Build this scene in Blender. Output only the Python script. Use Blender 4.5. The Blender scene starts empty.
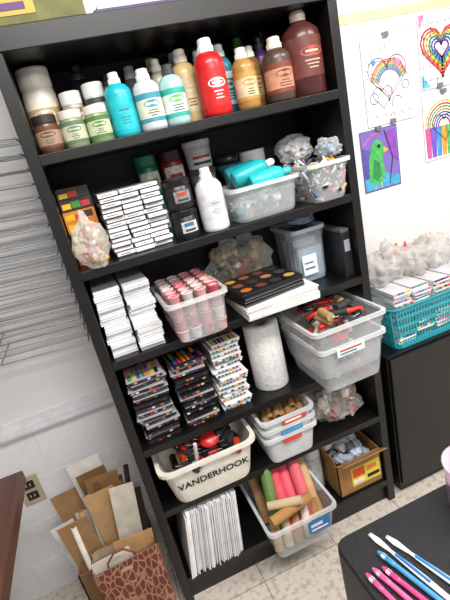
import bpy, bmesh, math, random
from mathutils import Matrix, Vector, noise
random.seed(7)
PI=math.pi
col=bpy.context.scene.collection
# ---------------------------------------------------------------- materials
def lin(c):
    return tuple((v/12.92 if v<=.04045 else ((v+.055)/1.055)**2.4) for v in c)
def hx(h):
    return tuple(int(h[i:i+2],16)/255 for i in (0,2,4))
MC={}
def mat(h,rough=.5,alpha=1.0,metal=0.0,var=.06,scale=25,bump=0,name=None):
    key=(h,rough,alpha,metal,var,scale,bump,name)
    if key in MC: return MC[key]
    m=bpy.data.materials.new(name or ('m_'+h)); m.use_nodes=True
    nt=m.node_tree; p=nt.nodes['Principled BSDF']
    c=lin(hx(h))
    if var>0:
        tc=nt.nodes.new('ShaderNodeTexCoord'); n=nt.nodes.new('ShaderNodeTexNoise'); n.inputs['Scale'].default_value=scale; n.inputs['Detail'].default_value=3
        r=nt.nodes.new('ShaderNodeValToRGB')
        r.color_ramp.elements[0].position=.3; r.color_ramp.elements[1].position=.7
        r.color_ramp.elements[0].color=(*[max(0,x*(1-2*var)) for x in c],1)
        r.color_ramp.elements[1].color=(*[min(1,x*(1+var)+.002) for x in c],1)
        nt.links.new(tc.outputs['Object'],n.inputs['Vector']); nt.links.new(n.outputs['Fac'],r.inputs['Fac']); nt.links.new(r.outputs['Color'],p.inputs['Base Color'])
        if bump:
            b=nt.nodes.new('ShaderNodeBump'); b.inputs['Strength'].default_value=bump; b.inputs['Distance'].default_value=.01
            nt.links.new(n.outputs['Fac'],b.inputs['Height']); nt.links.new(b.outputs['Normal'],p.inputs['Normal'])
    else: p.inputs['Base Color'].default_value=(*c,1)
    p.inputs['Roughness'].default_value=rough; p.inputs['Metallic'].default_value=metal; p.inputs['Alpha'].default_value=alpha
    MC[key]=m; return m
def clear(h='e8eef0',a=.2): return mat(h,.12,a,0,0,name='clear_plastic_'+h)
BLACK=mat('0c0b0c',.38,name='black_laminate'); BLK=mat('141416',.35); WHITE=mat('f4f3f0',.5); OFFW=mat('e6e2d8',.55)
PAPER=mat('f2f1ee',.8); KRAFT=mat('b98f60',.8,var=.1); RED=mat('d81e1e',.3); INK=mat('1a1a1c',.6); GREY=mat('8d8f92',.5); STEEL=mat('b8bcc0',.3,1,.9)
# ---------------------------------------------------------------- builder
class B:
    def __init__(s,name): s.n=name; s.v=[]; s.f=[]; s.fm=[]; s.fs=[]; s.ms=[]
    def mi(s,m):
        if m not in s.ms: s.ms.append(m)
        return s.ms.index(m)
    def add(s,vs,fs,m,M=None,smooth=False):
        o=len(s.v); k=s.mi(m)
        for v in vs:
            v=Vector(v); s.v.append(M@v if M else v)
        for f in fs: s.f.append(tuple(i+o for i in f)); s.fm.append(k); s.fs.append(smooth)
    def box(s,x0,x1,y0,y1,z0,z1,m,M=None,bev=0):
        if bev<=0:
            vs=[(x,y,z) for z in (z0,z1) for y in (y0,y1) for x in (x0,x1)]
            s.add(vs,[(0,2,3,1),(4,5,7,6),(0,1,5,4),(2,6,7,3),(0,4,6,2),(1,3,7,5)],m,M)
        else:
            bm=bmesh.new(); bmesh.ops.create_cube(bm,size=1)
            for v in bm.verts: v.co=Vector(((x0+x1)/2+v.co.x*(x1-x0),(y0+y1)/2+v.co.y*(y1-y0),(z0+z1)/2+v.co.z*(z1-z0)))
            bmesh.ops.bevel(bm,geom=list(bm.edges),offset=bev,segments=2,affect='EDGES',profile=.5)
            s.addbm(bm,m,M); bm.free()
    def addbm(s,bm,m,M=None,smooth=False):
        bm.verts.index_update()
        s.add([v.co.copy() for v in bm.verts],[tuple(v.index for v in f.verts) for f in bm.faces],m,M,smooth)
    def lathe(s,prof,m,M=None,seg=22,smooth=True,capb=True,capt=True):
        vs=[];fs=[]
        for r,z in prof:
            for i in range(seg):
                a=2*PI*i/seg; vs.append((r*math.cos(a),r*math.sin(a),z))
        for j in range(len(prof)-1):
            for i in range(seg):
                k=(i+1)%seg; fs.append((j*seg+i,j*seg+k,(j+1)*seg+k,(j+1)*seg+i))
        s.add(vs,fs,m,M,smooth)
        if capb: s.add([vs[i] for i in range(seg)],[tuple(reversed(range(seg)))],m,M)
        if capt: s.add([vs[-seg+i] for i in range(seg)],[tuple(range(seg))],m,M)
    def patch(s,r,z0,z1,a0,a1,m,M=None,n=8):
        vs=[];fs=[]
        for i in range(n+1):
            a=-PI/2+a0+(a1-a0)*i/n
            vs+=[(r*math.cos(a),r*math.sin(a),z0),(r*math.cos(a),r*math.sin(a),z1)]
        for i in range(n): fs.append((2*i,2*i+2,2*i+3,2*i+1))
        s.add(vs,fs,m,M,True)
    def oval(s,r,zc,h,a,m,M=None,n=18):
        vs=[(r*math.cos(-PI/2),r*math.sin(-PI/2),zc)];fs=[]
        for i in range(n):
            t=2*PI*i/n; aa=-PI/2+a*math.cos(t); vs.append((r*math.cos(aa),r*math.sin(aa),zc+h*math.sin(t)))
        for i in range(n): fs.append((0,1+i,1+(i+1)%n))
        s.add(vs,fs,m,M,True)
    def rod(s,p,q,r,m,seg=6,M=None):
        p=Vector(p);q=Vector(q);d=q-p
        if d.length<1e-6: return
        R=d.to_track_quat('Z','Y').to_matrix().to_4x4(); T=Matrix.Translation(p)@R
        s.lathe([(r,0),(r,d.length)],m,(M@T) if M else T,seg)
    def path(s,pts,r,m,seg=6,M=None):
        for a,b in zip(pts,pts[1:]): s.rod(a,b,r,m,seg,M)
    def hollow(s,p,q,r,m,m2=None,t=.0025,seg=18):
        p=Vector(p);q=Vector(q);d=q-p;T=Matrix.Translation(p)@d.to_track_quat('Z','Y').to_matrix().to_4x4();L=d.length
        s.lathe([(r,0),(r,L),(r-t,L)],m,T,seg,True,False,False); s.lathe([(r-t,L),(r-t,0),(r,0)],m2 or m,T,seg,True,False,False)
    def loft(s,secs,m,M=None,capb=True,capt=True,smooth=False):
        n=len(secs[0]);vs=[p for q in secs for p in q];fs=[]
        for j in range(len(secs)-1):
            for i in range(n):
                k=(i+1)%n; fs.append((j*n+i,j*n+k,(j+1)*n+k,(j+1)*n+i))
        if capb: fs.append(tuple(reversed(range(n))))
        if capt: fs.append(tuple((len(secs)-1)*n+i for i in range(n)))
        s.add(vs,fs,m,M,smooth)
    def text(s,t,size,m,M,bold=0):
        cu=bpy.data.curves.new('t','FONT'); cu.body=t; cu.size=size; cu.align_x='CENTER'; cu.align_y='CENTER'; cu.offset=bold; cu.extrude=.0002; cu.resolution_u=3
        o=bpy.data.objects.new('t',cu); col.objects.link(o); bpy.context.view_layer.update()
        me=o.to_mesh(); s.add([v.co.copy() for v in me.vertices],[tuple(p.vertices) for p in me.polygons],m,M)
        o.to_mesh_clear(); bpy.data.objects.remove(o); bpy.data.curves.remove(cu)
    def done(s,loc=(0,0,0)):
        me=bpy.data.meshes.new(s.n); me.from_pydata([v-Vector(loc) for v in s.v],[],s.f)
        for m in s.ms: me.materials.append(m)
        me.polygons.foreach_set('material_index',s.fm); me.polygons.foreach_set('use_smooth',s.fs); me.update()
        o=bpy.data.objects.new(s.n,me); o.location=loc; col.objects.link(o); return o
def T(x,y,z): return Matrix.Translation((x,y,z))
def RX(a): return Matrix.Rotation(math.radians(a),4,'X')
def RY(a): return Matrix.Rotation(math.radians(a),4,'Y')
def RZ(a): return Matrix.Rotation(math.radians(a),4,'Z')
def SC(a): return Matrix.Diagonal((a,a,a,1))
def rr(cx,cy,w,d,r,z,n=4):
    pts=[]
    for (sx,sy,a0) in ((1,1,0),(-1,1,90),(-1,-1,180),(1,-1,270)):
        for i in range(n+1):
            a=math.radians(a0+90*i/n)
            pts.append((cx+sx*(w/2-r)+r*math.cos(a),cy+sy*(d/2-r)+r*math.sin(a),z))
    return pts
def tub(b,x0,x1,y0,y1,z0,z1,m,taper=.012,lip=.008,rim=None,r=.022,lipm=None,ribs=0):
    cx,cy,w,d=(x0+x1)/2,(y0+y1)/2,x1-x0-2*lip,y1-y0-2*lip
    t=.0022
    if lipm is None and m.name.startswith('clear'): lipm=mat('f0f4f6',.2,.55,0,0)
    h=z1-z0
    sec=lambda f,dz,e:rr(cx,cy,w-2*taper*(1-f)+2*e,d-2*taper*(1-f)+2*e,r,z0+dz)
    b.loft([sec(0,.004,-.004),sec(0,0,-.006)][::-1]+[sec(.1,h*.1,0),sec(.80,h*.80,0),sec(.81,h*.81,.003),sec(.97,h*.95,.003)],m,capt=False)
    b.loft([sec(1,h-.012,.003),sec(1,h-.012,lip),sec(1,h,lip),sec(1,h,0-t)],lipm or m,capb=False,capt=False)
    b.loft([sec(1,h,-t),sec(.05,.004,-t)],m,capb=False,capt=True)
def bag(b,c,rad,m,seed=0,amp=.16,knot=True,bottom=None,sub=4,smooth=False):
    bm=bmesh.new(); bmesh.ops.create_icosphere(bm,subdivisions=sub,radius=1)
    for v in bm.verts:
        d=v.co.normalized(); p=d*1.7+Vector((seed*3.1,seed*1.7,0))
        f=1+amp*(noise.noise(p)+.7*abs(noise.noise(p*2.3))+.45*noise.noise(p*5))
        co=Vector((d.x*rad[0]*f,d.y*rad[1]*f,d.z*rad[2]*f))
        if knot and d.z>.75: co.x*=.5;co.y*=.5;co.z+=rad[2]*.35*(d.z-.75)*4
        co+=Vector(c)
        if bottom is not None and co.z<bottom: co.z=bottom+.0006
        v.co=co
    b.addbm(bm,m,None,smooth); bm.free()
def brayer(b,M,hc=None,rc=None):
    hc=hc or RED; rc=rc or BLK
    b.lathe([(.006,0),(.012,.008),(.013,.03),(.010,.05),(.013,.075),(.010,.1),(.006,.105)],hc,M,12)
    b.path([(0,0,.105),(0,0,.125),(.03,0,.13),(.045,0,.14),(.045,0,.17)],.0025,STEEL,6,M)
    b.path([(0,0,.125),(-.03,0,.13),(-.045,0,.14),(-.045,0,.17)],.0025,STEEL,6,M)
    b.lathe([(.017,-.04),(.017,.04)],rc,M@T(0,0,.17)@RY(90),14)
def pebble(b,x,y,z,r,c,i=0,sq=1,amp=.25):
    bm=bmesh.new(); bmesh.ops.create_icosphere(bm,subdivisions=2,radius=r)
    for v in bm.verts: v.co*=1+amp*noise.noise(v.co/r*1.5+Vector((i*5,0,0)))
    b.addbm(bm,c,T(x,y,z)@Matrix.Diagonal((1,1,sq,1)),True); bm.free()

# ---------------------------------------------------------------- room
WALL=mat('e4e2e2',.6,var=.02,scale=3,name='painted_wall')
b=B('wall_back'); b.box(-2.6,3.4,.34,.44,0,2.6,WALL); wall=b.done()
b=B('wall_left'); b.box(-2.7,-2.6,-3.2,.44,0,2.6,WALL); b.done()
b=B('wall_right'); b.box(3.4,3.5,-3.2,.44,0,2.6,WALL); b.done()
b=B('ceiling'); b.box(-2.7,3.5,-3.2,.44,2.6,2.7,mat('e8e8e6',.8)); b.done()
b=B('trim_block_dado'); blk=mat('e3e3e5',.65,var=.02,scale=60,bump=.12,name='painted_block')
for i in range(4):
    z0=-.03+i*.185
    x=-2.6-(.2 if i%2 else 0)
    while x<-.02:
        xa=max(x,-2.6)
        b.box(xa+.0012,min(x+.3988,0),.323,.34,max(0,z0+.0012),z0+.1838,blk,bev=.0015); x+=.4
b.box(-2.6,.0,.3245,.34,0,.71,mat('dededf',.7)); b.done()
b=B('trim_ledge'); b.box(-2.6,.0,.30,.34,.712,.727,mat('cfcfd2',.5),bev=.003); b.box(-2.6,.0,.334,.34,.727,.76,mat('dadadd',.5)); b.done()
# floor
fm=bpy.data.materials.new('floor_tiles'); fm.use_nodes=True; nt=fm.node_tree; p=nt.nodes['Principled BSDF']; p.inputs['Roughness'].default_value=.35
tc=nt.nodes.new('ShaderNodeTexCoord'); mp=nt.nodes.new('ShaderNodeMapping'); mp.inputs['Location'].default_value=(.1,.06,0)
br=nt.nodes.new('ShaderNodeTexBrick'); br.offset=0; br.inputs['Scale'].default_value=1; br.inputs['Mortar Size'].default_value=.0018; br.inputs['Brick Width'].default_value=.305; br.inputs['Row Height'].default_value=.305
br.inputs['Color1'].default_value=(*lin(hx('d8d0c5')),1); br.inputs['Color2'].default_value=(*lin(hx('cfc7ba')),1); br.inputs['Mortar'].default_value=(*lin(hx('8b8278')),1)
n=nt.nodes.new('ShaderNodeTexNoise'); n.inputs['Scale'].default_value=45; n.inputs['Detail'].default_value=6
r=nt.nodes.new('ShaderNodeValToRGB'); r.color_ramp.elements[0].position=.38; r.color_ramp.elements[0].color=(.5,.43,.38,1); r.color_ramp.elements[1].position=.5; r.color_ramp.elements[1].color=(1,1,1,1)
mx=nt.nodes.new('ShaderNodeMixRGB'); mx.blend_type='MULTIPLY'; mx.inputs[0].default_value=.5
L=nt.links.new; L(tc.outputs['Object'],mp.inputs[0]); L(mp.outputs[0],br.inputs[0]); L(tc.outputs['Object'],n.inputs[0]); L(n.outputs[0],r.inputs[0]); L(br.outputs[0],mx.inputs[1]); L(r.outputs[0],mx.inputs[2]); L(mx.outputs[0],p.inputs['Base Color'])
b=B('floor'); b.box(-2.7,3.5,-3.2,.44,-.05,0,fm); b.done()
# outlet
b=B('electrical_outlet'); x,z,y=-.482,.485,.323
b.box(x-.038,x+.038,y-.007,y,z-.060,z+.060,mat('b9aa92',.4),bev=.003)
for dz in (-.024,.024):
    b.box(x-.020,x+.020,y-.010,y-.004,z+dz-.017,z+dz+.017,mat('1e1916',.4),bev=.003)
    for dx in (-.007,.007): b.box(x+dx-.0014,x+dx+.0014,y-.0108,y-.009,z+dz-.004,z+dz+.007,mat('d8c8ac',.5))
b.rod((x,y-.009,z),(x,y-.006,z),.003,STEEL,10); b.done()

# ---------------------------------------------------------------- bookcase
SH=dict(F=.11,E=.422,D=.672,C=.989,B=1.268,A=1.573)
XL,XR=-.05,.805
b=B('bookcase')
b.box(-.080,XL,0,.3,0,1.8,BLACK,bev=.0015); b.box(XR,.835,0,.3,0,1.8,BLACK,bev=.0015)
b.box(-.080,.835,-.004,.3,1.8,1.85,BLACK,bev=.002)
for z in SH.values(): b.box(XL,XR,0,.292,z-.025,z,BLACK,bev=.0012)
b.box(XL,XR,.02,.035,0,.085,BLACK); b.box(XL,XR,.292,.299,.0,1.8,mat('121214',.6))
b.done()

# ---------------------------------------------------------------- bottles
def bottle(name,x,y,z,r,h,body,cap,label,accent=None,kind='squeeze',lab=(.14,.6),capf=.5,rot=0,mark='4a4a52',sw=None):
    b=B(name); M=T(x,y,z)@RZ(rot); bm_=mat(body,.28); cm=mat(cap,.35); lm=mat(label,.4,var=.08,scale=50)
    if kind=='squeeze':
        b.lathe([(r*.86,0),(r*.97,h*.02),(r,h*.06),(r,h*.66),(r*.95,h*.72),(r*.74,h*.79),(r*.42,h*.83),(r*.38,h*.84)],bm_,M,28)
        c=r*capf
        b.lathe([(c,h*.825),(c,h*.90),(c*.9,h*.925),(c*.9,h*.985),(c*.75,h)],cm,M,18,False)
        for i in range(12):
            a=i*PI/6; b.box(-.0008,.0008,-.0008,.0008,h*.83,h*.9,cm,M@T(c*math.cos(a),c*math.sin(a),0))
    elif kind=='jug':
        b.lathe([(r*.9,0),(r,h*.03),(r,h*.68),(r*.92,h*.77),(r*.62,h*.84),(r*.36,h*.88),(r*.34,h*.9)],bm_,M,30)
        c=r*.4; b.lathe([(c,h*.885),(c,h*.96),(c*.8,h)],cm,M,18,False)
    elif kind=='jar':
        b.lathe([(r*.9,0),(r*.98,h*.04),(r*.98,h*.7),(r*.88,h*.78)],bm_,M,28)
        b.lathe([(r*.93,h*.77),(r*.95,h*.79),(r*.95,h*.98),(r*.9,h)],cm,M,26,False)
    z0,z1=h*lab[0],h*lab[1]; rl=r*(1.012 if kind!='jar' else 1.0); H=z1-z0
    b.lathe([(rl,z0),(rl,z1)],lm,M,28,True,False,False)
    if accent:
        am=mat(accent,.45,var=.08,scale=60)
        b.lathe([(rl+.0004,z0+H*.80),(rl+.0004,z0+H)],am,M,28,True,False,False)
        b.lathe([(rl+.0004,z0),(rl+.0004,z0+H*.14)],am,M,28,True,False,False)
    mm=mat(mark,.5)
    b.oval(rl+.0006,z0+H*.62,H*.13,.62,mat(sw or accent or body,.45),M); b.patch(rl+.0009,z0+H*.59,z0+H*.65,-.36,.36,mm if not accent else lm,M)
    rs=random.Random(int(x*1000))
    for i in range(3):
        w=rs.uniform(.2,.45); zz=z0+H*(.2+.09*i); b.patch(rl+.0006,zz,zz+H*.032,-w,w,mm,M)
    return b.done((0,0,0))
zA=SH['A']+.0004
for (x,bd,cp,lb,ac) in ((-.012,'5c3626','2a211d','a88a70','5e3a2a'),(.0515,'8f9678','d8d4c6','c3c7ac','5e7a5a'),(.115,'7f9a62','d9d6ca','c6d0ac','4e7a3c')):
    bottle('craft_paint_jar',x,.04,zA,.031,.088,bd,cp,lb,ac,'jar',(.12,.7))
bottle('large_white_tub',-.004,.160,zA,.0445,.217,'e9e4d8','e3ded2','bfa27c','e8e0cc','jar',(.2,.62))
bottle('craft_paint_jar',.070,.112,zA,.029,.140,'a7a296','e4e0d6','c6bfb0','7a5a3c','jar',(.3,.7))
bottle('craft_paint_jar',.132,.106,zA,.029,.150,'d3d1cc','d8d8d8','e0ded6','3b3b3f','jar',(.3,.75))
bottle('paint_bottle',.112,.205,zA,.036,.218,'1c1c22','101012','2a2a32',None,mark='8a8a92')
bottle('paint_bottle',.187,.062,zA,.0355,.158,'1fb5c2','f0efe9','22bcc8',None,'squeeze',(.1,.6),.42,mark='128a98')
bottle('paint_bottle',.260,.05,zA,.035,.152,'d2d4d8','eceae4','e6e0c8','3f93a8')
bottle('paint_bottle',.330,.052,zA,.0335,.152,'a8d0cc','3a3a3e','d6e6e2','2fae9c',sw='58b848')
bottle('paint_bottle',.390,.115,zA,.036,.194,'c4a878','e9e3d6','d6c49c','c8b890',mark='7a5a34')
bottle('paint_bottle',.444,.045,zA,.041,.195,'cf1d1f','f4f2ee','d11f20',None,lab=(.12,.6),mark='f6f0ea',sw='f3efe8')
bottle('paint_bottle',.507,.12,zA,.032,.190,'2c6f83','e8e6e0','3d8699','c5dadf',mark='dfe8ea')
bottle('paint_bottle',.541,.045,zA,.0325,.158,'a9803f','f0eee8','d6c49c','b98f4a')
bottle('paint_bottle',.598,.118,zA,.031,.172,'7a5a2a','efece4','c0a468','8a6636')
bottle('paint_bottle',.647,.048,zA,.041,.170,'4c3a34','e6ddd0','c98c70','7c3c2c')
bottle('glitter_paint_jug',.741,.062,zA,.056,.225,'4e2622','ead8cc','6a3430',None,'jug',(.22,.68),mark='d8b0a0',sw='b8503c')
for x,c,k,h in ((.192,'b9b2a2','3b3b40',.19),(.265,'6a7686','e8e6e0',.20),(.335,'8a5a3c','e0c8a0',.21),(.408,'6c3a2a','c8c4bc',.215),(.480,'34405a','2a2a2e',.218),(.552,'3a1a3c','2e1a30',.222),(.624,'2a5a20','5a9e2e',.223),(.768,'2a0a1a','20141a',.223)):
    bottle('paint_bottle',x,.243,zA,.033,h,c,k,c,None)
bottle('paint_bottle',.697,.215,zA,.032,.223,'2a0c18','1a1216','3a1420',None)
bottle('paint_bottle',.325,.150,zA,.026,.188,'c8c2b0','efece4','c04a2a','e8d8b0')
bottle('paint_bottle',.452,.150,zA,.026,.190,'8a8a90','efece4','d0c4a0','5a3a2a')
bottle('paint_bottle',.650,.150,zA,.022,.198,'6a4a8a','2a2a2e','5a3a7a',None)

# ---------------------------------------------------------------- shelf B
zB=SH['B']+.0004
def printed_box(b,x0,x1,y0,y1,z0,z1,base,accs,M=None,rs=random):
    b.box(x0,x1,y0,y1,z0,z1,mat(base,.5),M,bev=.0008)
    w=x1-x0;h=z1-z0
    for i,a in enumerate(accs):
        xa=x0+w*(.06+.88*i/len(accs)); xb=xa+w*.8/len(accs)
        b.box(xa,xb,y0-.0005,y0,z0+h*.2,z0+h*rs.uniform(.6,.85),mat(a,.5),M)
        b.box(xa,xb,y0+.01,y1-.01,z1,z1+.0004,mat(a,.5),M)
b=B('stack_of_crayon_boxes'); z=zB; rs=random.Random(3)
accs=[['e0bb20','c2311f','2d2d30'],['d9462a','e8c22a'],['2a2a2e','dfa91e','b02a20'],['e8b81e','3e8a3c','c22a22']]
for i in range(7):
    printed_box(b,-.046,.042,.10+rs.uniform(0,.008),.27,z,z+.030,rs.choice(['e0b020','b8281c','2a2622','2a2622','d6822a']),rs.choice(accs),None,rs); z+=.0306
b.done()
b=B('bag_of_colored_pieces')
rs=random.Random(5)
for i in range(60):
    a=rs.uniform(0,6.28);q=rs.uniform(0,.027); b.lathe([(.004,0),(.007,.004),(.007,.010),(.003,.014)],mat(rs.choice(['c0392b','e3a63a','d8d2c4','b8b0a4','cc6a52','e8e4dc','7a8a9a']),.5),T(.004+q*math.cos(a),.012+q*math.sin(a),zB+.008+rs.uniform(0,.095))@RX(rs.uniform(-60,60)),8)
bag(b,(.002,.008,zB+.062),(.045,.045,.066),clear('e9e6e0',.36),2,.22,bottom=zB); b.done()
b=B('stack_of_paint_sets'); rs=random.Random(11)
for c in range(3):
    z=zB; x0=.058+c*.0565
    for i in range(13):
        j=rs.uniform(-.0025,.0025); jy=rs.uniform(0,.012); M=T(x0+.027+j,.042+jy+.08,z)@RZ(rs.uniform(-2.5,2.5))
        b.box(-.0255,.0255,-.08,.08,0,.003,mat('3a3a40',.4),M); b.box(-.027,.027,-.082,.082,.003,.0132,mat(rs.choice(['f2f1f0','e6e6e8','dcdce0']),.35),M,bev=.0012)
        if rs.random()<.6: b.box(-.018,.012,-.0824,-.0815,.007,.0095,mat(rs.choice(['6b6b70','b3b3b8','8a8f98']),.5),M)
        z+=.0138
b.done()
b=B('art_supply_tin')
for k,(c,l) in enumerate((('17171a','c9c9ce'),('1c1a1c','8a8a90'))):
    M=T(.277,.066,zB+k*.087)
    b.lathe([(.040,0),(.041,.004),(.041,.062),(.037,.066)],mat(c,.3),M); b.lathe([(.042,.064),(.042,.080),(.040,.083)],mat('0e0e10',.25),M,26,False); b.lathe([(.030,.083),(.030,.0868)],mat('2a2a2e',.3),M,26,False)
    b.patch(.0416,.018,.050,-.5,.7,mat(l,.4,var=.2,scale=80),M); b.patch(.042,.022,.028,-.3,.5,mat('3a3a3e',.4),M); b.patch(.042,.036,.046,-.3,.4,mat('b8442e' if k else '3a6a9a',.4),M)
b.done()
bottle('glue_bottle',.366,.05,zB,.040,.182,'e6e6e8','f2f2f4','dfe0e4',None,'squeeze',(.2,.6),.42,mark='9a9ca4',sw='b9c2cc')
for x,y,c,cp,h in ((.240,.252,'1f7a60','2a8a6c',.125),(.32,.24,'8a1f24','3a1416',.125)):
    b=B('stack_of_paint_jars')
    for k in range(2):
        M=T(x,y,zB+k*(h+.001)); r=.036
        b.lathe([(r*.92,0),(r,.006),(r,h*.7),(r*.9,h*.78)],mat(c,.3),M); b.lathe([(r*.97,h*.76),(r*.97,h*.97),(r*.92,h)],mat(cp,.35),M,26,False); b.patch(r+.0006,h*.15,h*.6,-1,1,mat('ccc8bc',.5,var=.2,scale=70),M); b.patch(r+.0009,h*.22,h*.42,-.6,.6,mat(c,.5),M)
    b.done()
b=B('stack_of_clear_tubs')
for k in range(3):
    M=T(.410,.230,zB+k*.088); r=.046
    b.lathe([(r*.85,0),(r*.95,.07)],mat(['7c2a26','8e8e92','dcdcdc'][k],.35,.9),M); b.lathe([(r,.068),(r,.08),(r*.96,.085)],mat('e6e6e6',.35) if k==2 else mat('5a4a44',.4),M,26,False)
    for i in range(3): b.patch(r*.965,.012+i*.018,.02+i*.018,-.7,.7,mat(['2a2a2a','b02a24','e8e8e8'][i],.5),M)
b.done()
b=B('stack_of_bowls')
for k in range(6):
    M=T(.507,.240,zB+.02+k*.028)
    b.lathe([(.025,0),(.034,.006),(.044,.034),(.042,.034),(.031,.008),(.02,.003)],mat(['22222a','1b4a52','303038','1a1a1e','2a6a70','24242a'][k],.3),M)
b.lathe([(.03,0),(.03,.02)],BLK,T(.507,.240,zB))
b.done()
b=B('masking_tape_roll')
for k in range(4): 
    M=T(.600,.245,zB+k*.048); b.lathe([(.022,0),(.044,0),(.044,.047),(.022,.047),(.022,0)],mat(['d9cdb4','c9bfa6','d6d6d2','e8e6e2'][k],.6),M,26,False,False,False)
b.done()
b=B('clear_bin_of_paint_bottles'); tub(b,.412,.640,-.008,.185,zB,zB+.105,clear('dfe8ea',.24))
def lyingbottle(b,p,rot,r,h,m,cm,tilt=80):
    M=T(*p)@RZ(rot)@RX(tilt)
    b.lathe([(r*.85,0),(r,h*.04),(r,h*.66),(r*.7,h*.78),(r*.36,h*.82)],m,M); b.lathe([(r*.42,h*.82),(r*.42,h*.95),(r*.25,h)],cm,M,16,False)
lyingbottle(b,(.455,.07,zB+.122),88,.028,.14,mat('23b0b6',.3),WHITE,78)
lyingbottle(b,(.455,.13,zB+.13),86,.028,.14,mat('128c98',.3),mat('e8e6e2',.4),84)
lyingbottle(b,(.49,.03,zB+.105),84,.026,.13,mat('2ac0c4',.3),mat('3ac8cc',.4),84)
rs=random.Random(8)
for i in range(26):
    c=rs.choice(['c6c8cc','8aa4b0','e2e2e2','3a5a66','a8b8a0','c9b89a','e6e6ea','d0d4d8','b04a3a','4a8a94'])
    M=T(rs.uniform(.455,.595),rs.uniform(.03,.145),zB+rs.uniform(.02,.06))@RZ(rs.uniform(0,360))@RX(rs.uniform(20,80))
    b.lathe([(.009,-.02),(.011,-.015),(.011,.012),(.006,.018)],mat(c,.4),M,12); b.lathe([(.0065,.017),(.006,.026)],mat(rs.choice(['e8e8e8','2a2a2e','e8e8e8']),.4),M,10)
b.done()
b=B('clear_bin_of_markers'); tub(b,.652,.80,-.04,.22,zB,zB+.118,clear('dfe4e8',.22))
for i in range(230):
    x=rs.uniform(.675,.778);y=rs.uniform(-.018,.2);z=zB+.008+rs.uniform(0,.108)
    b.lathe([(.0045,0),(.0045,.024),(.002,.028)],mat(rs.choice(['e8e8e8','d8d8dc','5a3a2a','c23a2a','2a4a7a','3a7a4a','e0b03a','1e1e22','f0f0f0','8a3a5a','d8d8dc']),.4),T(x,y,z)@RZ(rs.uniform(0,360))@RX(rs.uniform(30,90)),7)
b.done()
b=B('plastic_bag_of_supplies'); bag(b,(.708,.15,zB+.166),(.055,.06,.045),clear('f0f0f2',.34),4,.3,False,zB+.125,4)
for i in range(14): pebble(b,.708+rs.uniform(-.03,.03),.15+rs.uniform(-.03,.03),zB+.142+rs.uniform(0,.04),.012,mat(rs.choice(['d9d0cc','c8b0a0','e8e8ea','8a8a90','f0f0f0']),.5),i)
b.done()
b=B('crumpled_plastic_bag'); bag(b,(.765,.035,zB+.152),(.033,.045,.027),clear('dfe6ee',.42),6,.4,False,zB+.125,4)
bag(b,(.765,.035,zB+.148),(.02,.025,.015),mat('8aa4c4',.5),12,.3,False,zB+.127,3); b.done()

# ---------------------------------------------------------------- shelf C
zC=SH['C']+.0004
b=B('stack_of_white_boxes'); rs=random.Random(21)
for c in range(2):
    z=zC; x0=-.042+c*.083
    for i in range(14):
        M=T(x0+.0395+rs.uniform(-.0015,.0015),.02+.13+rs.uniform(-.008,.012)-c*.02,z)@RZ(rs.uniform(-2,2))
        b.box(-.037,.037,-.125,.125,0,.0138,mat(rs.choice(['f4f4f6','eaeaee','e2e3e8']),.5),M,bev=.001)
        b.box(-.0372,.0372,-.1253,-.1248,.0062,.0072,mat('8d9098',.6),M)
        z+=.0148
b.done()
b=B('clear_bin_of_paint_cups'); tub(b,.135,.325,-.065,.2,zC,zC+.13,clear('dfe6ea',.22))
for ix in range(4):
    for iy in range(6):
        x=.170+ix*.040; y=-.030+iy*.04
        for k in range(4):
            z=zC+.006+k*.036
            b.lathe([(.013,0),(.0175,.03),(.0185,.031),(.0185,.034),(.0165,.034)],mat(rs.choice(['e8a9ae','e58a96','f0c6c2','d95a72','f2dcd8','e8b4a0','e8e4e4']),.35,.85),T(x,y,z),12,True,True,False)
            b.lathe([(.0145,.028),(.0145,.0285)],mat(rs.choice(['d8506a','e07a88','d9405a','e8c8c4','f0d8d4']),.5),T(x,y,z),10)
b.done()
b=B('bag_of_yarn_and_felt')
for i in range(44):
    pebble(b,.46+rs.uniform(-.08,.085),.240+rs.uniform(-.015,.015),zC+.04+rs.uniform(0,.13),rs.uniform(.010,.020),mat(rs.choice(['c99a2a','d3b85a','6a5a2a','c85a2a','8a8a84','d0c8a8','4a5a3a','b8422a','d8a84c','e8e4dc']),.9,bump=.5,scale=120),i,1,.9)
bag(b,(.465,.236,zC+.098),(.105,.038,.10),clear('e4e2d8',.24),13,.42,False,zC,4); bag(b,(.44,.23,zC+.19),(.03,.03,.022),clear('e8e6e0',.45),14,.5,False,None,3); b.done()
b=B('stack_of_paint_palettes')
z=zC
for i in range(9):
    M=T(.492+rs.uniform(-.004,.004),.064,z)@RZ(rs.uniform(-1.5,1.5)); b.box(-.122,.122,-.113,.113,0,.0042,mat(rs.choice(['f0efec','e4e3e0','dad9d6']),.7),M); z+=.0047
for i in range(4):
    M=T(.468,.066,z)@RZ(6+rs.uniform(-3,3)); b.box(-.108,.108,-.095,.095,0,.0095,mat('151517',.35),M,bev=.002)
    if i<3: b.box(-.107,.107,-.0955,-.0945,.003,.005,mat('6a6a6e',.4),M)
    z+=.0103
for ix in range(4):
    for iy in range(3):
        N=M@T(-.078+ix*.052,-.06+iy*.06,.0098)
        b.lathe([(.0215,-.001),(.0215,.0016),(.0185,.0016)],mat('2a2a2c',.35),N,18,False,False,False)
        b.lathe([(.0185,0),(.0185,.0008)],mat(['c8661e','8a4a2a','d0981e','6a3a2a','3a2a22','a8562a','2e2e32','b97a4a','7a3a1e','c4a23a','4a3a34','1e3a2a'][ix*3+iy],.6),N,18)
b.done()
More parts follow.
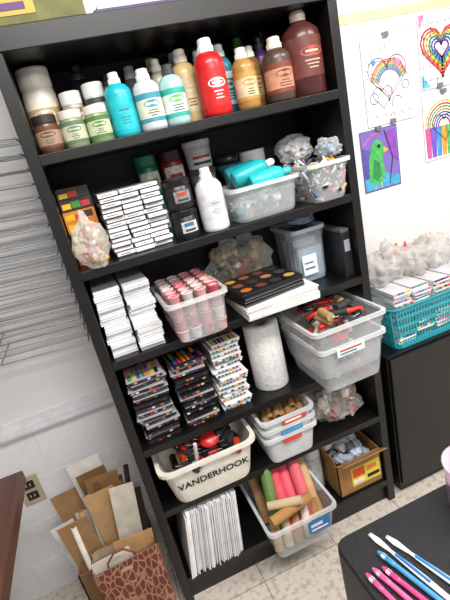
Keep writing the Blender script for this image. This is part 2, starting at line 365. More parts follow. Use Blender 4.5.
b=B('clear_box_of_stencils'); tub(b,.625,.755,.09,.285,zC,zC+.19,clear('cfdbe4',.25),.004)
for i in range(9):
    b.box(.645,.735,.115+i*.016,.121+i*.016,zC+.006,zC+.006+rs.uniform(.1,.16),mat(rs.choice(['c9d6e2','8aa6c0','5a6a7a','e2e4e8','b8a8c0']),.5))
b.box(.645,.70,.0915,.093,zC+.03,zC+.1,mat('e8ecf0',.5)); b.box(.652,.69,.0905,.0917,zC+.05,zC+.056,mat('4a6a8a',.5)); b.box(.652,.685,.0905,.0917,zC+.07,zC+.075,mat('4a6a8a',.5))
b.done()
b=B('black_file_box'); b.box(.766,.802,.03,.24,zC,zC+.155,mat('17181b',.45),bev=.003); b.box(.768,.80,.032,.238,zC+.155,zC+.166,mat('5a5e64',.4),bev=.002); b.box(.774,.794,.0285,.03,zC+.09,zC+.13,mat('9aa0a8',.5)); b.done()
b=B('pack_of_blue_wipes'); bag(b,(.70,.17,zC+.215),(.045,.05,.022),mat('a8bcd4',.4,.9),15,.3,False,zC+.193,3); b.box(.68,.72,.13,.15,zC+.20,zC+.225,mat('e9eef4',.5),bev=.003); b.done()

# ---------------------------------------------------------------- shelf D
zD=SH['D']+.0004
def wc_stack(name,x0,x1,yf,n,th,pal,seed,white=False):
    b=B(name); rs=random.Random(seed); z=zD; w=(x1-x0)/2; cx=(x0+x1)/2
    for i in range(n):
        M=T(cx+rs.uniform(-.004,.004),yf+.1+rs.uniform(-.006,.010),z)@RZ(rs.uniform(-4,4))@RX(rs.uniform(-.6,.6))
        base=mat('ecebe8',.4) if white else mat(rs.choice(['100f12','1a181b','242126']),.25)
        b.box(-w+.003,w-.003,-.1,.1,0,th*.5,base,M,bev=.0015)
        b.box(-w+.001,w-.001,-.102,.102,th*.58,th*.72,(mat('f2f2f2',.4) if white else (clear('c8c4cc',.65) if rs.random()<.6 else mat('1c1a1e',.3))),M)
        k=7
        for q in range(k):
            xa=-w+.008+(2*w-.016)*q/k; xb_=xa+(2*w-.016)/k*.72
            if white or rs.random()<.6: b.box(xa,xb_,-.1028,-.095,th*.15,th*.42,mat(rs.choice(pal),.5),M)
            if i==n-1:
                for (ya_,yb_) in ((-.092,-.055),(-.045,-.008),(.0,.04)):
                    b.box(xa,xb_,ya_,yb_,th*.72,th*.80,mat(rs.choice(['c8362a','e07a2a','e0b83a','3a8a4c','2a5aa0','6a3a7a','1a1a1c','8a4a2a']),.5),M)
        z+=th
    b.done()
pal=['9a2a24','b8622a','b8923a','2a5a3c','223a70','4a2a5a','2a1a18','1a1a1c','6a6a70','98909a','5a2a3a','2a2a30','c8c4cc']
wc_stack('stack_of_watercolor_trays',-.028,.086,.014,14,.0172,pal,1)
wc_stack('stack_of_watercolor_trays',.108,.222,.014,14,.0172,pal,2)
wc_stack('stack_of_white_watercolor_trays',.243,.345,.035,16,.0155,['c83a2a','e0822a','e0bc2a','4a984a','2a6ab8','6a3a8a','ffffff','e8e8e8','2a2a2e','1f9090','3a3a40'],3,True)
b=B('paper_towel_roll'); M=T(.450,.10,zD)
b.lathe([(.020,0),(.060,0),(.0615,.004),(.0615,.236),(.060,.24),(.020,.24),(.020,0)],mat('e9e8e7',.85,bump=.3,scale=80),M,32,True,False,False)
b.lathe([(.020,.001),(.020,.239)],KRAFT,M,20,True,False,False); b.rod((.4505,.0385,zD+.002),(.4505,.0385,zD+.238),.0006,mat('c9c8c6',.8)); b.done()
b=B('clear_bin_of_brayers')
tub(b,.545,.80,-.12,.17,zD,zD+.165,clear('e0e4e8',.22),.016); tub(b,.530,.803,-.127,.177,zD+.055,zD+.235,clear('e6eaee',.22),.016)
for i,(x,y,rz,rx,hc,rc) in enumerate(((.60,-.03,90,82,'d81e1e','141416'),(.60,.05,82,80,'e02a22','c8a878'),(.75,.08,-95,84,'cf1a1a','141416'),(.76,.0,-80,80,'1a1a1c','c2a06a'),(.60,.11,100,80,'d8281e','141416'),(.76,-.05,-92,80,'e03224','b89a6a'),(.66,.10,20,70,'d81e1e','2a2a2a'),(.70,.06,-20,75,'c8a878','141416'))):
    brayer(b,T(x,y,zD+.205+.012*(i%3))@RZ(rz)@RX(rx)@SC(.8),mat(hc,.3),mat(rc,.6))
for i in range(34):
    x=rs.uniform(.585,.75);y=rs.uniform(-.08,.12); z=zD+.02+rs.uniform(0,.15); b.rod((x,y,z),(x+rs.uniform(-.04,.04),y+rs.uniform(-.03,.03),z+rs.uniform(-.01,.05)),rs.uniform(.008,.014),mat(rs.choice(['c7a678','8a5a3a','1c1c1e','c22a20','d8d2c6','3a3a3e','9a9aa0','e0dcd4']),.5),10)
b.box(.60,.70,-.1275,-.1255,zD+.135,zD+.165,mat('eef0f0',.5))
for k in range(2): b.box(.61,.61+.06+.02*k,-.1285,-.1273,zD+.141+k*.011,zD+.146+k*.011,mat(['3c8aa8','c83a2c'][k],.5))
b.done()

# ---------------------------------------------------------------- shelf E
zE=SH['E']+.0004
CREAM=mat('ebe6da',.4)
b=B('vanderhook_dish_bin'); tub(b,-.032,.312,-.045,.19,zE,zE+.162,CREAM,.026,.011,r=.04)
b.text('VANDERHOOK',.036,mat('16181e',.6,var=0),T(.142,-.0236,zE+.082)@RX(90+9.1),.0007)
for i in range(26):
    x=rs.uniform(.04,.25);y=rs.uniform(.02,.13); ang=-90 if x>.14 else 90; ang+=rs.uniform(-35,35)
    brayer(b,T(x,y,zE+.07+rs.uniform(0,.085))@RZ(ang)@RX(rs.uniform(68,90))@SC(.72),mat(rs.choice(['141416','1c1a1c','c8201c','e02a1e','2a2a2e','7a1a1a']),.3),mat(rs.choice(['141416','2a2a2c','b83a1e','1c1c1e']),.5))
for i in range(12):
    x=rs.uniform(.05,.24);y=rs.uniform(.0,.13); b.rod((x,y,zE+.13),(x+rs.uniform(-.05,.05),y+rs.uniform(-.02,.03),zE+rs.uniform(.16,.20)),.007,mat(rs.choice(['d8d4cc','c8201c','9a9aa0','b98f60','2a2a2e']),.4),8)
bm=bmesh.new(); bmesh.ops.create_uvsphere(bm,u_segments=20,v_segments=12,radius=1); b.addbm(bm,mat('c82424',.25),T(.165,.03,zE+.180)@RX(30)@Matrix.Diagonal((.036,.032,.014,1)),True); bm.free()
b.path([(.195,.03,zE+.18),(.23,.04,zE+.19),(.255,.07,zE+.185)],.006,mat('2a2a2e',.4),8)
b.done()
b=B('stack_of_white_tubs')
for k in range(3): tub(b,.332,.540,-.035,.18,zE+k*.036,zE+.118+k*.036,mat('e4e7ea',.35,.75),.014)
for i in range(7):
    x=.364+i*.022; b.hollow((x,-.005+.02*(i%2),zE+.155+.01*(i%3)),(x+.03,.13,zE+.17+.008*(i%2)),.014,mat('b08658',.8))
for i in range(5): b.box(.355+.03*i,.38+.03*i,.0,.12,zE+.09,zE+.15,mat(['c9a070','e0d8c8','8a5a3a','d8c8a8','b83a2a'][i],.7),bev=.002)
b.box(.41,.50,-.0325,-.0300,zE+.158,zE+.178,mat('d84a3a',.5)); b.box(.42,.48,-.0332,-.0324,zE+.164,zE+.171,WHITE)
b.box(.40,.48,-.0325,-.0290,zE+.122,zE+.137,mat('4a9ac8',.5)); b.box(.40,.47,-.0325,-.0290,zE+.085,zE+.100,mat('d84a3a',.5))
b.done()
b=B('plastic_bag_of_ribbon')
for i in range(40):
    pebble(b,.675+rs.uniform(-.075,.075),.10+rs.uniform(-.055,.05),zE+.03+rs.uniform(0,.09),rs.uniform(.010,.020),mat(rs.choice(['b8a894','d8d2cc','c23a3a','a88a6a','7a6a64','e4dcd4','c8a8a0','f0ece8']),.7),i,1,.9)
bag(b,(.675,.10,zE+.078),(.105,.085,.075),clear('e4ddd8',.28),18,.34,False,zE,4); b.done()

# ---------------------------------------------------------------- shelf F
zF=SH['F']+.0004
b=B('stack_of_paper_booklets'); rs=random.Random(31)
for i in range(50):
    x=-.034+i*.0041; yo=rs.uniform(-.012,.012); hh=rs.uniform(.258,.272)
    b.box(0,.0036,.0+yo,.22+yo*.4,0,hh,mat(rs.choice(['f6f6f7','ececef','e6e6ea','f8f8f8']),.8),T(x,.0,zF+.002)@RY(9-.06*i+rs.uniform(-.2,.2)))
b.done()
b=B('clear_bin_of_cardboard_tubes'); tub(b,.245,.515,-.13,.19,zF,zF+.15,clear('dfe5e8',.24),.018)
tubes=[((.30,-.05,zF+.02),(.325,.02,zF+.30),.020,'5a7a3a'),((.345,-.06,zF+.02),(.36,.06,zF+.29),.023,'d8485a'),((.39,-.05,zF+.02),(.40,.08,zF+.285),.023,'e0566a'),((.435,-.06,zF+.02),(.44,.05,zF+.28),.022,'d9606a'),((.475,-.05,zF+.02),(.475,.09,zF+.275),.020,'c9a070'),
((.30,.06,zF+.02),(.29,.14,zF+.28),.020,'b98f60'),((.36,.10,zF+.02),(.35,.17,zF+.27),.018,'cfa878'),((.43,.12,zF+.02),(.44,.160,zF+.26),.020,'c29a68')]
for p_,q_,r_,c_ in tubes: b.hollow(p_,q_,r_,mat(c_,.6),mat('8a6a48',.8))
b.hollow((.275,-.09,zF+.165),(.44,-.065,zF+.172),.018,mat('b98a52',.8)); b.hollow((.29,-.04,zF+.185),(.40,-.09,zF+.20),.015,mat('c9b490',.8))
for i in range(5): b.hollow((.28+.04*i,-.09,zF+.03),(.30+.04*i,-.03,zF+.12),.016,mat(['c9a070','d8c8a8','b98f60','e4dccc','a8804e'][i],.8))
b.box(.39,.475,-.1255,-.1225,zF+.075,zF+.125,mat('2a7ac8',.5)); b.box(.40,.465,-.1262,-.1254,zF+.083,zF+.090,WHITE); b.box(.40,.445,-.1262,-.1254,zF+.10,zF+.112,WHITE)
b.done()
bottle('white_detergent_bottle',.556,.13,zF,.036,.275,'e4e6ea','f2f2f4','e8e8ea','c8ccd8',kind='jug',lab=(.3,.6))
b=B('open_cardboard_box'); x0,x1,y0,y1,h=.602,.80,.015,.26,.155; cb=mat('a87c4a',.8,var=.1)
b.box(x0,x1,y0,y1,zF,zF+.004,cb); b.box(x0,x1,y0,y0+.004,zF,zF+h,cb); b.box(x0,x1,y1-.004,y1,zF,zF+h,cb); b.box(x0,x0+.004,y0,y1,zF,zF+h,cb); b.box(x1-.004,x1,y0,y1,zF,zF+h,cb)
b.box(0,x1-x0,-.003,0,0,.06,cb,T(x0,y0,zF+h)@RX(55)); b.box(-.003,0,0,y1-y0,0,.045,cb,T(x0,y0,zF+h)@RY(-10)); b.box(0,x1-x0,0,.003,0,.06,cb,T(x0,y1-.004,zF+h)@RX(5))
b.box(.66,.79,y0-.0015,y0,zF+.03,zF+.115,mat('f0e04a',.5)); b.box(.665,.72,y0-.003,y0-.0014,zF+.07,zF+.11,mat('e2462a',.5)); b.box(.73,.785,y0-.003,y0-.0014,zF+.045,zF+.06,INK); b.box(.73,.775,y0-.003,y0-.0014,zF+.08,zF+.10,mat('e8842a',.5)); b.box(.665,.715,y0-.003,y0-.0014,zF+.04,zF+.055,WHITE)
for i in range(16):
    bm=bmesh.new(); bmesh.ops.create_icosphere(bm,subdivisions=3,radius=1)
    s_=Vector((rs.uniform(.018,.028),rs.uniform(.018,.028),.018))
    for v in bm.verts: v.co*=1+.4*noise.noise(v.co*2+Vector((i*5,0,0)))
    b.addbm(bm,mat(rs.choice(['e6e6e8','d8dce2','c8ccd4','b8c4d4','9aa4b4','dcdcdc']),.45),T(.64+.038*(i%4),.055+.05*(i//4),zF+.125+rs.uniform(0,.03))@Matrix.Diagonal((*s_,1)),False); bm.free()
b.done()

# ---------------------------------------------------------------- top of bookcase
b=B('olive_storage_box'); zt=1.8505
b.box(-.065,.16,.01,.2,zt,zt+.075,mat('6b6a34',.6,var=.15),bev=.004); b.box(-.07,.165,.005,.205,zt+.075,zt+.10,mat('7c7a40',.6,var=.1),bev=.004)
b.box(-.04,.05,.0085,.01,zt+.02,zt+.055,mat('b9a23a',.5)); b.box(-.03,.03,.0075,.0086,zt+.03,zt+.045,mat('5a2a6a',.5)); b.done()
b=B('purple_folder'); b.box(.18,.42,.02,.26,zt,zt+.012,mat('4a3a6a',.5),bev=.002); b.box(.19,.41,.025,.25,zt+.012,zt+.02,mat('d8d2c8',.6)); b.done()

# ---------------------------------------------------------------- drying rack
b=B('wire_drying_rack'); wm=mat('8f9398',.35,1,.5,name='rack_wire')
xa,xb,ya,yb=-.86,-.095,.105,.29
for i in range(16):
    z=1.085+i*.0395; dz=-.045
    for y in [ya+(yb-ya)*k/3 for k in range(4)]:
        b.rod((xa,y,z),(xb,y,z+dz),.0016 if ya<y<yb-.001 else .0025,wm,5)
    for x in (xb,xa,xb-.25,xb-.5): b.rod((x,ya,z+dz*(x-xa)/(xb-xa)),(x,yb,z+dz*(x-xa)/(xb-xa)),.0025,wm,5)
for y in (ya+.005,yb):
    b.rod((xa,y,.0),(xa,y,1.75),.008,wm,8); b.rod((xa+.02,y,.0),(xa+.02,y,1.75),.003,wm,6)
b.rod((xa,ya,1.75),(xa,yb,1.75),.008,wm,8)
b.done()

# ---------------------------------------------------------------- desk
wd=bpy.data.materials.new('dark_wood'); wd.use_nodes=True; nt=wd.node_tree; p=nt.nodes['Principled BSDF']; p.inputs['Roughness'].default_value=.4
tc=nt.nodes.new('ShaderNodeTexCoord'); mp=nt.nodes.new('ShaderNodeMapping'); mp.inputs['Scale'].default_value=(30,2,2); n=nt.nodes.new('ShaderNodeTexNoise'); n.inputs['Scale'].default_value=2; n.inputs['Detail'].default_value=6
r=nt.nodes.new('ShaderNodeValToRGB'); r.color_ramp.elements[0].color=(*lin(hx('2e1d18')),1); r.color_ramp.elements[1].color=(*lin(hx('6b4436')),1)
nt.links.new(tc.outputs['Object'],mp.inputs[0]); nt.links.new(mp.outputs[0],n.inputs[0]); nt.links.new(n.outputs[0],r.inputs[0]); nt.links.new(r.outputs[0],p.inputs['Base Color'])
b=B('wooden_desk'); b.box(-1.3,-.405,-.85,.085,.68,.72,wd,bev=.004)
for x in (-1.27,-.60):
    for y in (-.82,-.12): b.box(x,x+.045,y,y+.045,0,.68,wd,bev=.003)
b.box(-1.25,-.57,-.80,-.78,.58,.68,wd); b.box(-1.25,-.57,-.10,-.08,.58,.68,wd); b.done()

# ---------------------------------------------------------------- cardboard scraps + bag
b=B('box_of_paper_scraps'); kb=mat('7e5e3e',.85,var=.1)
x0,x1,y0,y1=-.375,-.125,.03,.27
b.box(x0,x1,y0,y1,0,.005,kb); b.box(x0,x1,y0,y0+.005,0,.30,kb); b.box(x0,x1,y1-.005,y1,0,.33,kb); b.box(x0,x0+.005,y0,y1,0,.30,kb); b.box(x1-.005,x1,y0,y1,0,.30,kb)
sheets=[('d8d0c0',.08,.53,.03,.03,7),('94704a',.10,.46,-.05,.04,-5),('b89468',.10,.52,.045,.06,-3),('3a2a20',.09,.47,.055,.075,6),('dcd8d0',.08,.44,-.07,.09,-8),('8a643e',.11,.55,-.0,.105,4),('d8d4cc',.10,.43,-.06,.125,3),('7a5836',.10,.56,.045,.14,-4),('5a4330',.10,.50,-.02,.155,8),('e0dcd4',.11,.59,.02,.175,-3),('a07c54',.13,.49,-.05,.195,-5),('cfccc6',.12,.52,.03,.215,2)]
for (c,w,h,dx,y,an) in sheets:
    M=T(-.250+dx,y0+y*.85,.008)@RY(an)@RX(-2)
    b.box(-w/2,w/2,0,.0022,0,h,mat(c,.85,var=.08),M)
for i in range(7):
    b.hollow((-.34+.02*i,.06+.02*i,.01),(-.34+.035*i,.08+.02*i,.45+.03*(i%4)),.009,mat(['d8d2c6','a07c50','c8bba0','5a3e28','d0ccc4','8a6a44','2a1c16'][i],.8))
b.done()
tm=bpy.data.materials.new('patterned_paper'); tm.use_nodes=True; nt=tm.node_tree; p=nt.nodes['Principled BSDF']; p.inputs['Roughness'].default_value=.7
tc=nt.nodes.new('ShaderNodeTexCoord'); mp=nt.nodes.new('ShaderNodeMapping'); mp.inputs['Scale'].default_value=(1,1,.45); mp.inputs['Rotation'].default_value=(0,.5,0)
v=nt.nodes.new('ShaderNodeTexVoronoi'); v.feature='DISTANCE_TO_EDGE'; v.inputs['Scale'].default_value=62
r=nt.nodes.new('ShaderNodeValToRGB')
r.color_ramp.elements[0].color=(*lin(hx('a07860')),1); r.color_ramp.elements[0].position=.03; r.color_ramp.elements[1].position=.12; r.color_ramp.elements[1].color=(*lin(hx('662c20')),1)
nt.links.new(tc.outputs['Object'],mp.inputs[0]); nt.links.new(mp.outputs[0],v.inputs['Vector']); nt.links.new(v.outputs[0],r.inputs[0]); nt.links.new(r.outputs[0],p.inputs['Base Color'])
b=B('patterned_gift_bag'); secs=[]
for k in range(9):
    f=k/8; w=.18+.02*f; d=.12-.03*f; pts=rr(-.195,-.075,w,d,.012,.42*f,3)
    secs.append([(x+.006*noise.noise(Vector((x*20,y*20,z*14))),y+.012*noise.noise(Vector((x*14,y*9,z*14+5))),z+(.03*noise.noise(Vector((x*20,y*20,3))) if k==8 else 0)) for x,y,z in pts])
b.loft(secs,tm,capt=False)
b.loft([[( -.195+(x+.195)*.97,-.075+(y+.075)*.94,z) for x,y,z in q] for q in secs[::-1]],mat('a8927a',.8),capb=False,capt=False)
b.path([(-.25,-.112,.40),(-.245,-.112,.435),(-.22,-.11,.46),(-.19,-.11,.46),(-.165,-.112,.435),(-.16,-.112,.40)],.003,mat('7a3a2c',.7),6)
for i,(c,dx) in enumerate((('dcd6ca',-.04),('b89060',.02))): b.box(-.06,.06,0,.002,0,.43+.015*i,mat(c,.8),T(-.195+dx*.3,-.09+.022*i,.01)@RY([-4,4][i]))
b.done()

# ---------------------------------------------------------------- right cabinet + basket
b=B('black_cabinet'); b.box(.865,1.75,.0,.32,.05,.65,BLACK,bev=.003); b.box(.88,1.73,.02,.3,0,.05,BLK)
b.box(.872,1.305,-.012,0,.06,.64,BLACK,bev=.003); b.box(1.309,1.745,-.012,0,.06,.64,BLACK,bev=.003)
for x in (1.28,1.335): b.rod((x,-.022,.33),(x,-.022,.43),.005,STEEL,8); b.rod((x,-.022,.335),(x,-.01,.335),.004,STEEL,6); b.rod((x,-.022,.425),(x,-.01,.425),.004,STEEL,6)
b.done()
b=B('teal_basket_of_paint_sets'); tq=mat('2fa9b8',.4); zb=.6505
bx0,bx1,by0,by1,hh=.905,1.30,-.005,.30,.175
def ring(f,e=0): 
    w=(bx1-bx0)-2*.025*(1-f)+e; d=(by1-by0)-2*.02*(1-f)+e
    return rr((bx0+bx1)/2,(by0+by1)/2,w,d,.03,zb+hh*f,6)
b.loft([ring(0),ring(.06)],tq,capt=True); b.loft([ring(.0,-.004)[:]]+[ring(.05,-.004)],tq,capt=False)
for f0,f1 in ((.06,.14),(.30,.37),(.50,.57),(.70,.77),(.86,1.0)): b.loft([ring(f0),ring(f1),ring(f1,-.006),ring(f0,-.006),ring(f0)],tq,capb=False,capt=False)
b.loft([ring(.97,.0),ring(.97,.014),ring(1.0,.014),ring(1.0,-.006)],tq,capb=False,capt=False)
W=(bx1-bx0)
def sl(p,q): b.rod(p,q,.0038,tq,4)
c0=((bx0+bx1)/2,(by0+by1)/2)
for i in range(27):
    f=-.45+.9*i/26
    for sy in (-1,1):
        sl((c0[0]+f*(W-.05),c0[1]+sy*((by1-by0)/2-.021),zb+.01),(c0[0]+f*W,c0[1]+sy*((by1-by0)/2-.003),zb+hh*.95))
for i in range(20):
    f=-.45+.9*i/19
    for sx in (-1,1): sl((c0[0]+sx*(W/2-.026),c0[1]+f*(by1-by0-.04),zb+.01),(c0[0]+sx*(W/2-.003),c0[1]+f*(by1-by0),zb+hh*.95))
rs=random.Random(44)
for c in range(4):
    for i in range(13):
        M=T(.975+c*.084,.10+rs.uniform(-.01,.01),zb+.02+i*.0155)@RZ(rs.uniform(-4,4))
        b.box(-.037,.037,-.085,.085,0,.0095,mat(rs.choice(['f0f0f0','e4e4e8']),.4),M,bev=.001)
        for q in range(5): b.box(-.034+q*.014,-.023+q*.014,-.0865,-.08,.0095,.0145,mat(rs.choice(['d83a2a','f0a02a','f0d02a','4aa84a','2a7ac8','7a3a9a','2a2a2e','e86a9a']),.5),M)
        b.box(-.037,.037,-.084,.085,.0095,.0142,mat('d0d0d4',.4),M)
b.done()
b=B('bags_of_glue_bottles'); zz=zb+.20+.0225
for i,(x,y,c) in enumerate(((.965,.17,'d8946a'),(1.06,.17,'e03a2a'),(1.13,.15,'e8502a'),(1.22,.17,'d8a880'))):
    M=T(x,y,zz+.008)@RY([-12,14,-8,16][i]); b.lathe([(.016,0),(.019,.01),(.019,.06),(.009,.075)],mat('dcdad6',.4),M,14); b.lathe([(.009,.073),(.007,.095),(.003,.123)],mat(c,.4),M,10)
bgm=mat('d6d2ce',.12,.45,0,0)
for (x,y,rx_,rz_) in ((.97,.16,.066,.056),(1.07,.18,.058,.066),(1.15,.15,.062,.056),(1.24,.16,.066,.062)): 
    bag(b,(x,y,zz+rz_*.8),(rx_,.06,rz_),bgm,int(x*50),.55,False,zz,4,True)
b.done()

# ---------------------------------------------------------------- artwork on wall
YW=.34
def sheet(b,x0,x1,z0,z1,c='fafafa'):
    b.box(x0,x1,YW-.0022,YW,z0,z1,mat(c,.8,var=.02))
    for (p_,q_) in (((x0,z0),(x1,z0)),((x1,z0),(x1,z1)),((x1,z1),(x0,z1)),((x0,z1),(x0,z0))): stroke(b,[p_,q_],.0024,'a09ea4' if c=='fafafa' else '3a2a5a',0)
def stroke(b,pts,w,c,lay=0,cl=False):
    y=YW-.0026-.0004*lay; m=mat(c,.7,var=.1,scale=90)
    if cl: pts=pts+[pts[0]]
    for (xa,za),(xb_,zb_) in zip(pts,pts[1:]):
        d=Vector((xb_-xa,zb_-za)); 
        if d.length<1e-6: continue
        n_=Vector((-d.y,d.x)).normalized()*w/2; e=d.normalized()*w*.3
        b.add([(xa-e.x+n_.x,y,za-e.y+n_.y),(xa-e.x-n_.x,y,za-e.y-n_.y),(xb_+e.x-n_.x,y,zb_+e.y-n_.y),(xb_+e.x+n_.x,y,zb_+e.y+n_.y)],[(0,1,2,3)],m)
def fill(b,pts,c,lay=0):
    y=YW-.0026-.0004*lay; b.add([(x,y,z) for x,z in pts],[tuple(range(len(pts)))],mat(c,.75,var=.15,scale=60))
def arc(cx,cz,r,a0,a1,n=14,sz=1): return [(cx+r*math.cos(math.radians(a0+(a1-a0)*i/n)),cz+sz*r*math.sin(math.radians(a0+(a1-a0)*i/n))) for i in range(n+1)]
def heart(cx,cz,s,n=28): 
    o=[]
    for i in range(n):
        t=2*PI*i/n; o.append((cx+s*math.sin(t)**3,cz+s*(.8125*math.cos(t)-.3125*math.cos(2*t)-.125*math.cos(3*t)-.0625*math.cos(4*t))))
    return o
def clip(b,x,z): 
    b.box(x-.012,x+.012,YW-.012,YW-.001,z-.008,z+.010,mat('8a8c92',.3,1,.6),bev=.001); b.path([(x-.006,YW-.01,z+.008),(x-.006,YW-.008,z+.028),(x+.006,YW-.008,z+.028),(x+.006,YW-.01,z+.008)],.001,STEEL,5)
b=B('childrens_rainbow_drawing'); sheet(b,1.145,1.37,1.43,1.745)
for k in range(13):
    a=math.radians(10+k*14); stroke(b,[(1.26+.095*math.cos(a),1.60+.095*math.sin(a)),(1.26+.12*math.cos(a)*.88,1.60+.125*math.sin(a))],.0025,'6a6a74',2)
for i,c in enumerate(('e0607a','ec9450','ecd060','6ab88a','5aa0d0','8a6ac0')): stroke(b,arc(1.262,1.575,.085-i*.007,15,170),.0055,c,1)
stroke(b,heart(1.255,1.605,.088),.003,'2a2a30',2,True); stroke(b,heart(1.255,1.605,.074),.0028,'c05a80',2,True); stroke(b,heart(1.225,1.535,.045),.0028,'4a4a50',2,True); fill(b,heart(1.30,1.64,.018),'e88aa8',3); fill(b,heart(1.195,1.655,.012),'4a9ad8',3)
stroke(b,arc(1.185,1.53,.02,0,360),.0028,'5a5a60',2); stroke(b,arc(1.335,1.56,.016,0,360),.0028,'5a5a60',2); stroke(b,arc(1.29,1.50,.025,20,200),.0028,'5a5a60',2)
for k in range(5): stroke(b,[(1.17+k*.04,1.455),(1.185+k*.04,1.47),(1.2+k*.04,1.455)],.0025,['d84a6a','4aa86a','e8843a','3a8ac8','7a5ab0'][k],2)
clip(b,1.257,1.742); clip(b,1.26,1.435); b.done()
b=B('childrens_heart_drawing'); sheet(b,1.41,1.64,1.52,1.79)
for i,c in enumerate(('d83a5a','e8743a','f0c83a','4ab07a','4a7ad8','9a4ab8')): stroke(b,heart(1.52,1.66,.1-.013*i),.008,c,1+i*.2,True)
for k in range(6): stroke(b,[(1.42+k*.035,1.53),(1.44+k*.035,1.78)],.0015,'5a4a60',3)
for k in range(5): stroke(b,[(1.415,1.55+k*.05),(1.635,1.56+k*.05)],.0015,'5a4a60',3)
fill(b,[(1.415,1.73),(1.445,1.785),(1.415,1.785)],'e88ab0',1); fill(b,[(1.415,1.525),(1.46,1.525),(1.415,1.58)],'6ab8d8',1)
clip(b,1.5,1.525); b.done()
b=B('childrens_creature_drawing'); sheet(b,1.10,1.275,1.185,1.42,'7a68b8')
fill(b,[(1.104,1.19),(1.27,1.19),(1.27,1.225),(1.19,1.25),(1.104,1.235)],'4aa8d0',1); fill(b,[(1.104,1.235),(1.19,1.25),(1.17,1.33),(1.104,1.36)],'5a52a8',1)
fill(b,[(1.125,1.23),(1.13,1.31),(1.15,1.36),(1.175,1.385),(1.20,1.365),(1.205,1.335),(1.195,1.30),(1.205,1.25),(1.185,1.215),(1.15,1.205)],'4ab45a',2)
fill(b,[(1.205,1.35),(1.228,1.335),(1.203,1.325)],'e8b83a',3); fill(b,arc(1.183,1.355,.008,0,330,8),'101014',4)
fill(b,[(1.14,1.24),(1.155,1.31),(1.18,1.29),(1.185,1.24),(1.16,1.22)],'2a8a48',3)
fill(b,[(1.215,1.40),(1.265,1.41),(1.268,1.28),(1.235,1.31)],'8a4ab0',2); stroke(b,[(1.215,1.41),(1.245,1.30),(1.22,1.20)],.004,'1e1e28',3); stroke(b,[(1.11,1.37),(1.15,1.40),(1.20,1.41)],.005,'d86a9a',3)
stroke(b,[(1.15,1.205),(1.148,1.19)],.004,'e8b83a',3); stroke(b,[(1.18,1.212),(1.18,1.19)],.004,'e8b83a',3)
clip(b,1.187,1.42); b.done()
b=B('childrens_pattern_drawing'); sheet(b,1.41,1.62,1.24,1.50)
for i,c in enumerate(('d85a9a','7a5ad0','4a9ad8','e8a03a','5ab86a','d84a4a','f0d04a')): fill(b,[(1.42+i*.027,1.25),(1.443+i*.027,1.25),(1.435+i*.027+.01,1.37),(1.415+i*.027,1.37)],c,1); stroke(b,arc(1.515,1.37,.03+i*.011,0,180),.007,c,1)
stroke(b,heart(1.515,1.37,.06),.003,'2a2a30',3,True); clip(b,1.515,1.5); b.done()
b=B('trim_border'); b.box(.9,3.3,YW-.003,YW,1.80,1.83,mat('e8dfa8',.7)); b.done()

# ---------------------------------------------------------------- cart
b=B('black_utility_cart'); pm=mat('1a1b1e',.5,var=.1,scale=120,bump=.1)
cx,cy,w,d=.250+.33,-.62-.24,.66,.48
b.loft([rr(cx,cy,w-.01,d-.01,.03,.60),rr(cx,cy,w,d,.03,.61),rr(cx,cy,w,d,.03,.745),rr(cx,cy,w-.008,d-.008,.028,.75)],pm)
b.loft([rr(cx,cy,w,d,.03,.18),rr(cx,cy,w,d,.03,.26)],pm)
for sx in (-1,1):
    for sy in (-1,1):
        b.box(cx+sx*(w/2-.04)-.02,cx+sx*(w/2-.04)+.02,cy+sy*(d/2-.04)-.02,cy+sy*(d/2-.04)+.02,.1,.61,pm,bev=.004)
        b.lathe([(.035,-.012),(.04,-.008),(.04,.008),(.035,.012)],BLK,T(cx+sx*(w/2-.04),cy+sy*(d/2-.04),.0405)@RY(90),20); b.box(cx+sx*(w/2-.04)-.018,cx+sx*(w/2-.04)+.018,cy+sy*(d/2-.04)-.012,cy+sy*(d/2-.04)+.012,.04,.1,STEEL)
b.done()
zc=.7504
def marker(x0,y0,x1,y1,c,c2):
    b=B('marker_pen'); r=.0048; p_=Vector((x0,y0,zc+r));q_=Vector((x1,y1,zc+r)); d_=(q_-p_); M=T(*p_)@d_.to_track_quat('Z','Y').to_matrix().to_4x4(); L_=d_.length
    b.lathe([(.0022,-.006),(.0046,0),(.0048,.03),(.0042,.031),(.0044,.034),(.0046,L_-.004),(.003,L_)],mat(c,.3),M,14); b.lathe([(.0049,.004),(.0049,.012)],mat(c2,.3),M,14); b.box(-.001,.001,.004,.0065,.002,.026,mat(c,.3),M); b.done()
marker(.266,-.715,.286,-.84,'e05a94','f4f0f2'); marker(.282,-.712,.308,-.83,'e86aa0','f4c8dc'); marker(.298,-.718,.330,-.84,'d84a88','f4f0f2')
marker(.310,-.69,.342,-.82,'4a9ad0','e9f2f6')
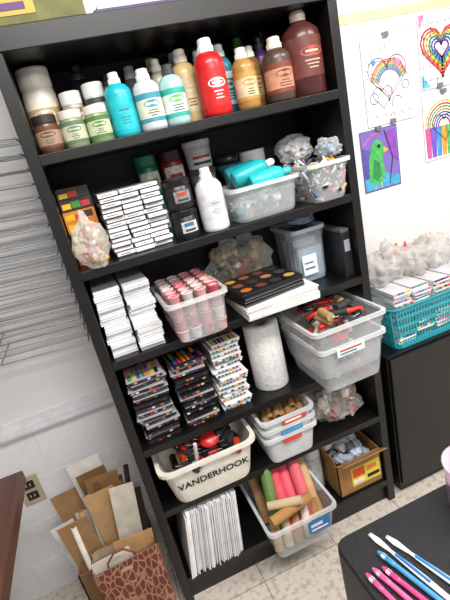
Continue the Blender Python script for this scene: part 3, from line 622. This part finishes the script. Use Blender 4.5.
def brush(x0,y0,x1,y1,c):
    b=B('plastic_brush'); p_=Vector((x0,y0,zc));q_=Vector((x1,y1,zc)); d_=(q_-p_).normalized(); s_=Vector((-d_.y,d_.x,0)); L_=(q_-p_).length
    st=[(0,.0045,.004),(.02,.0065,.005),(.035,.005,.005),(.05,.003,.005),(.08,.005,.006),(.12,.006,.007),(L_-.01,.005,.006),(L_,.002,.004)]
    secs=[]
    for t,w_,h_ in st:
        o=p_+d_*t; secs.append([tuple(o+s_*(w_*math.cos(a))+Vector((0,0,h_*.5+h_*.5*math.sin(a)))) for a in [2*PI*k/10 for k in range(10)]])
    b.loft(secs,mat('eef2f4',.3),smooth=True)
    b.rod(p_+d_*.06+Vector((0,0,.0058)),p_+d_*.13+Vector((0,0,.007)),.0028,mat(c,.4),6); b.done()
brush(.320,-.645,.355,-.82,'2f7fc8'); brush(.343,-.665,.385,-.82,'3a8ad0')
b=B('tub_of_pink_paint'); M=T(.530,-.69,zc)
b.lathe([(.042,0),(.046,.004),(.052,.10),(.054,.10),(.054,.104),(.050,.104),(.044,.006)],clear('e8d8e4',.45),M,28,True,True,True); b.lathe([(.043,.006),(.047,.06)],mat('b88aa8',.4),M,24); b.done()

# ---------------------------------------------------------------- lights
def area(n,loc,rot,sx,sy,e,c=(1,1,1)):
    l=bpy.data.lights.new(n,'AREA'); l.shape='RECTANGLE'; l.size=sx; l.size_y=sy; l.energy=e; l.color=c
    o=bpy.data.objects.new(n,l); o.location=loc; o.rotation_euler=rot; col.objects.link(o)
area('ceiling_light',(.3,-1.15,2.55),(math.radians(15),0,0),1.2,.35,37,(1,.975,.94))
area('ceiling_light.001',(1.9,-1.1,2.55),(math.radians(10),0,0),1.2,.35,39,(1,.95,.905))
area('ceiling_light.002',(.8,-2.7,2.5),(math.radians(45),0,0),1.8,.35,32,(1,.975,.94))
w=bpy.data.worlds.new('room_ambient'); bpy.context.scene.world=w; w.use_nodes=True
w.node_tree.nodes['Background'].inputs[0].default_value=(.95,.97,1,1); w.node_tree.nodes['Background'].inputs[1].default_value=.45
try: bpy.context.scene.view_settings.view_transform='Standard'
except Exception: pass
# ---------------------------------------------------------------- camera
cd=bpy.data.cameras.new('camera'); cam=bpy.data.objects.new('camera',cd); col.objects.link(cam); bpy.context.scene.camera=cam
R=Vector((.9189,-.3274,-.2203)).normalized(); F=Vector((.2453,.9114,-.3308)); F=(F-R*F.dot(R)).normalized(); U=R.cross(F)
cam.matrix_world=Matrix(((R.x,U.x,-F.x,0),(R.y,U.y,-F.y,-1.2),(R.z,U.z,-F.z,1.5),(0,0,0,1)))
cd.sensor_fit='VERTICAL'; cd.sensor_height=24; cd.lens=434/600*24; cd.clip_start=.02
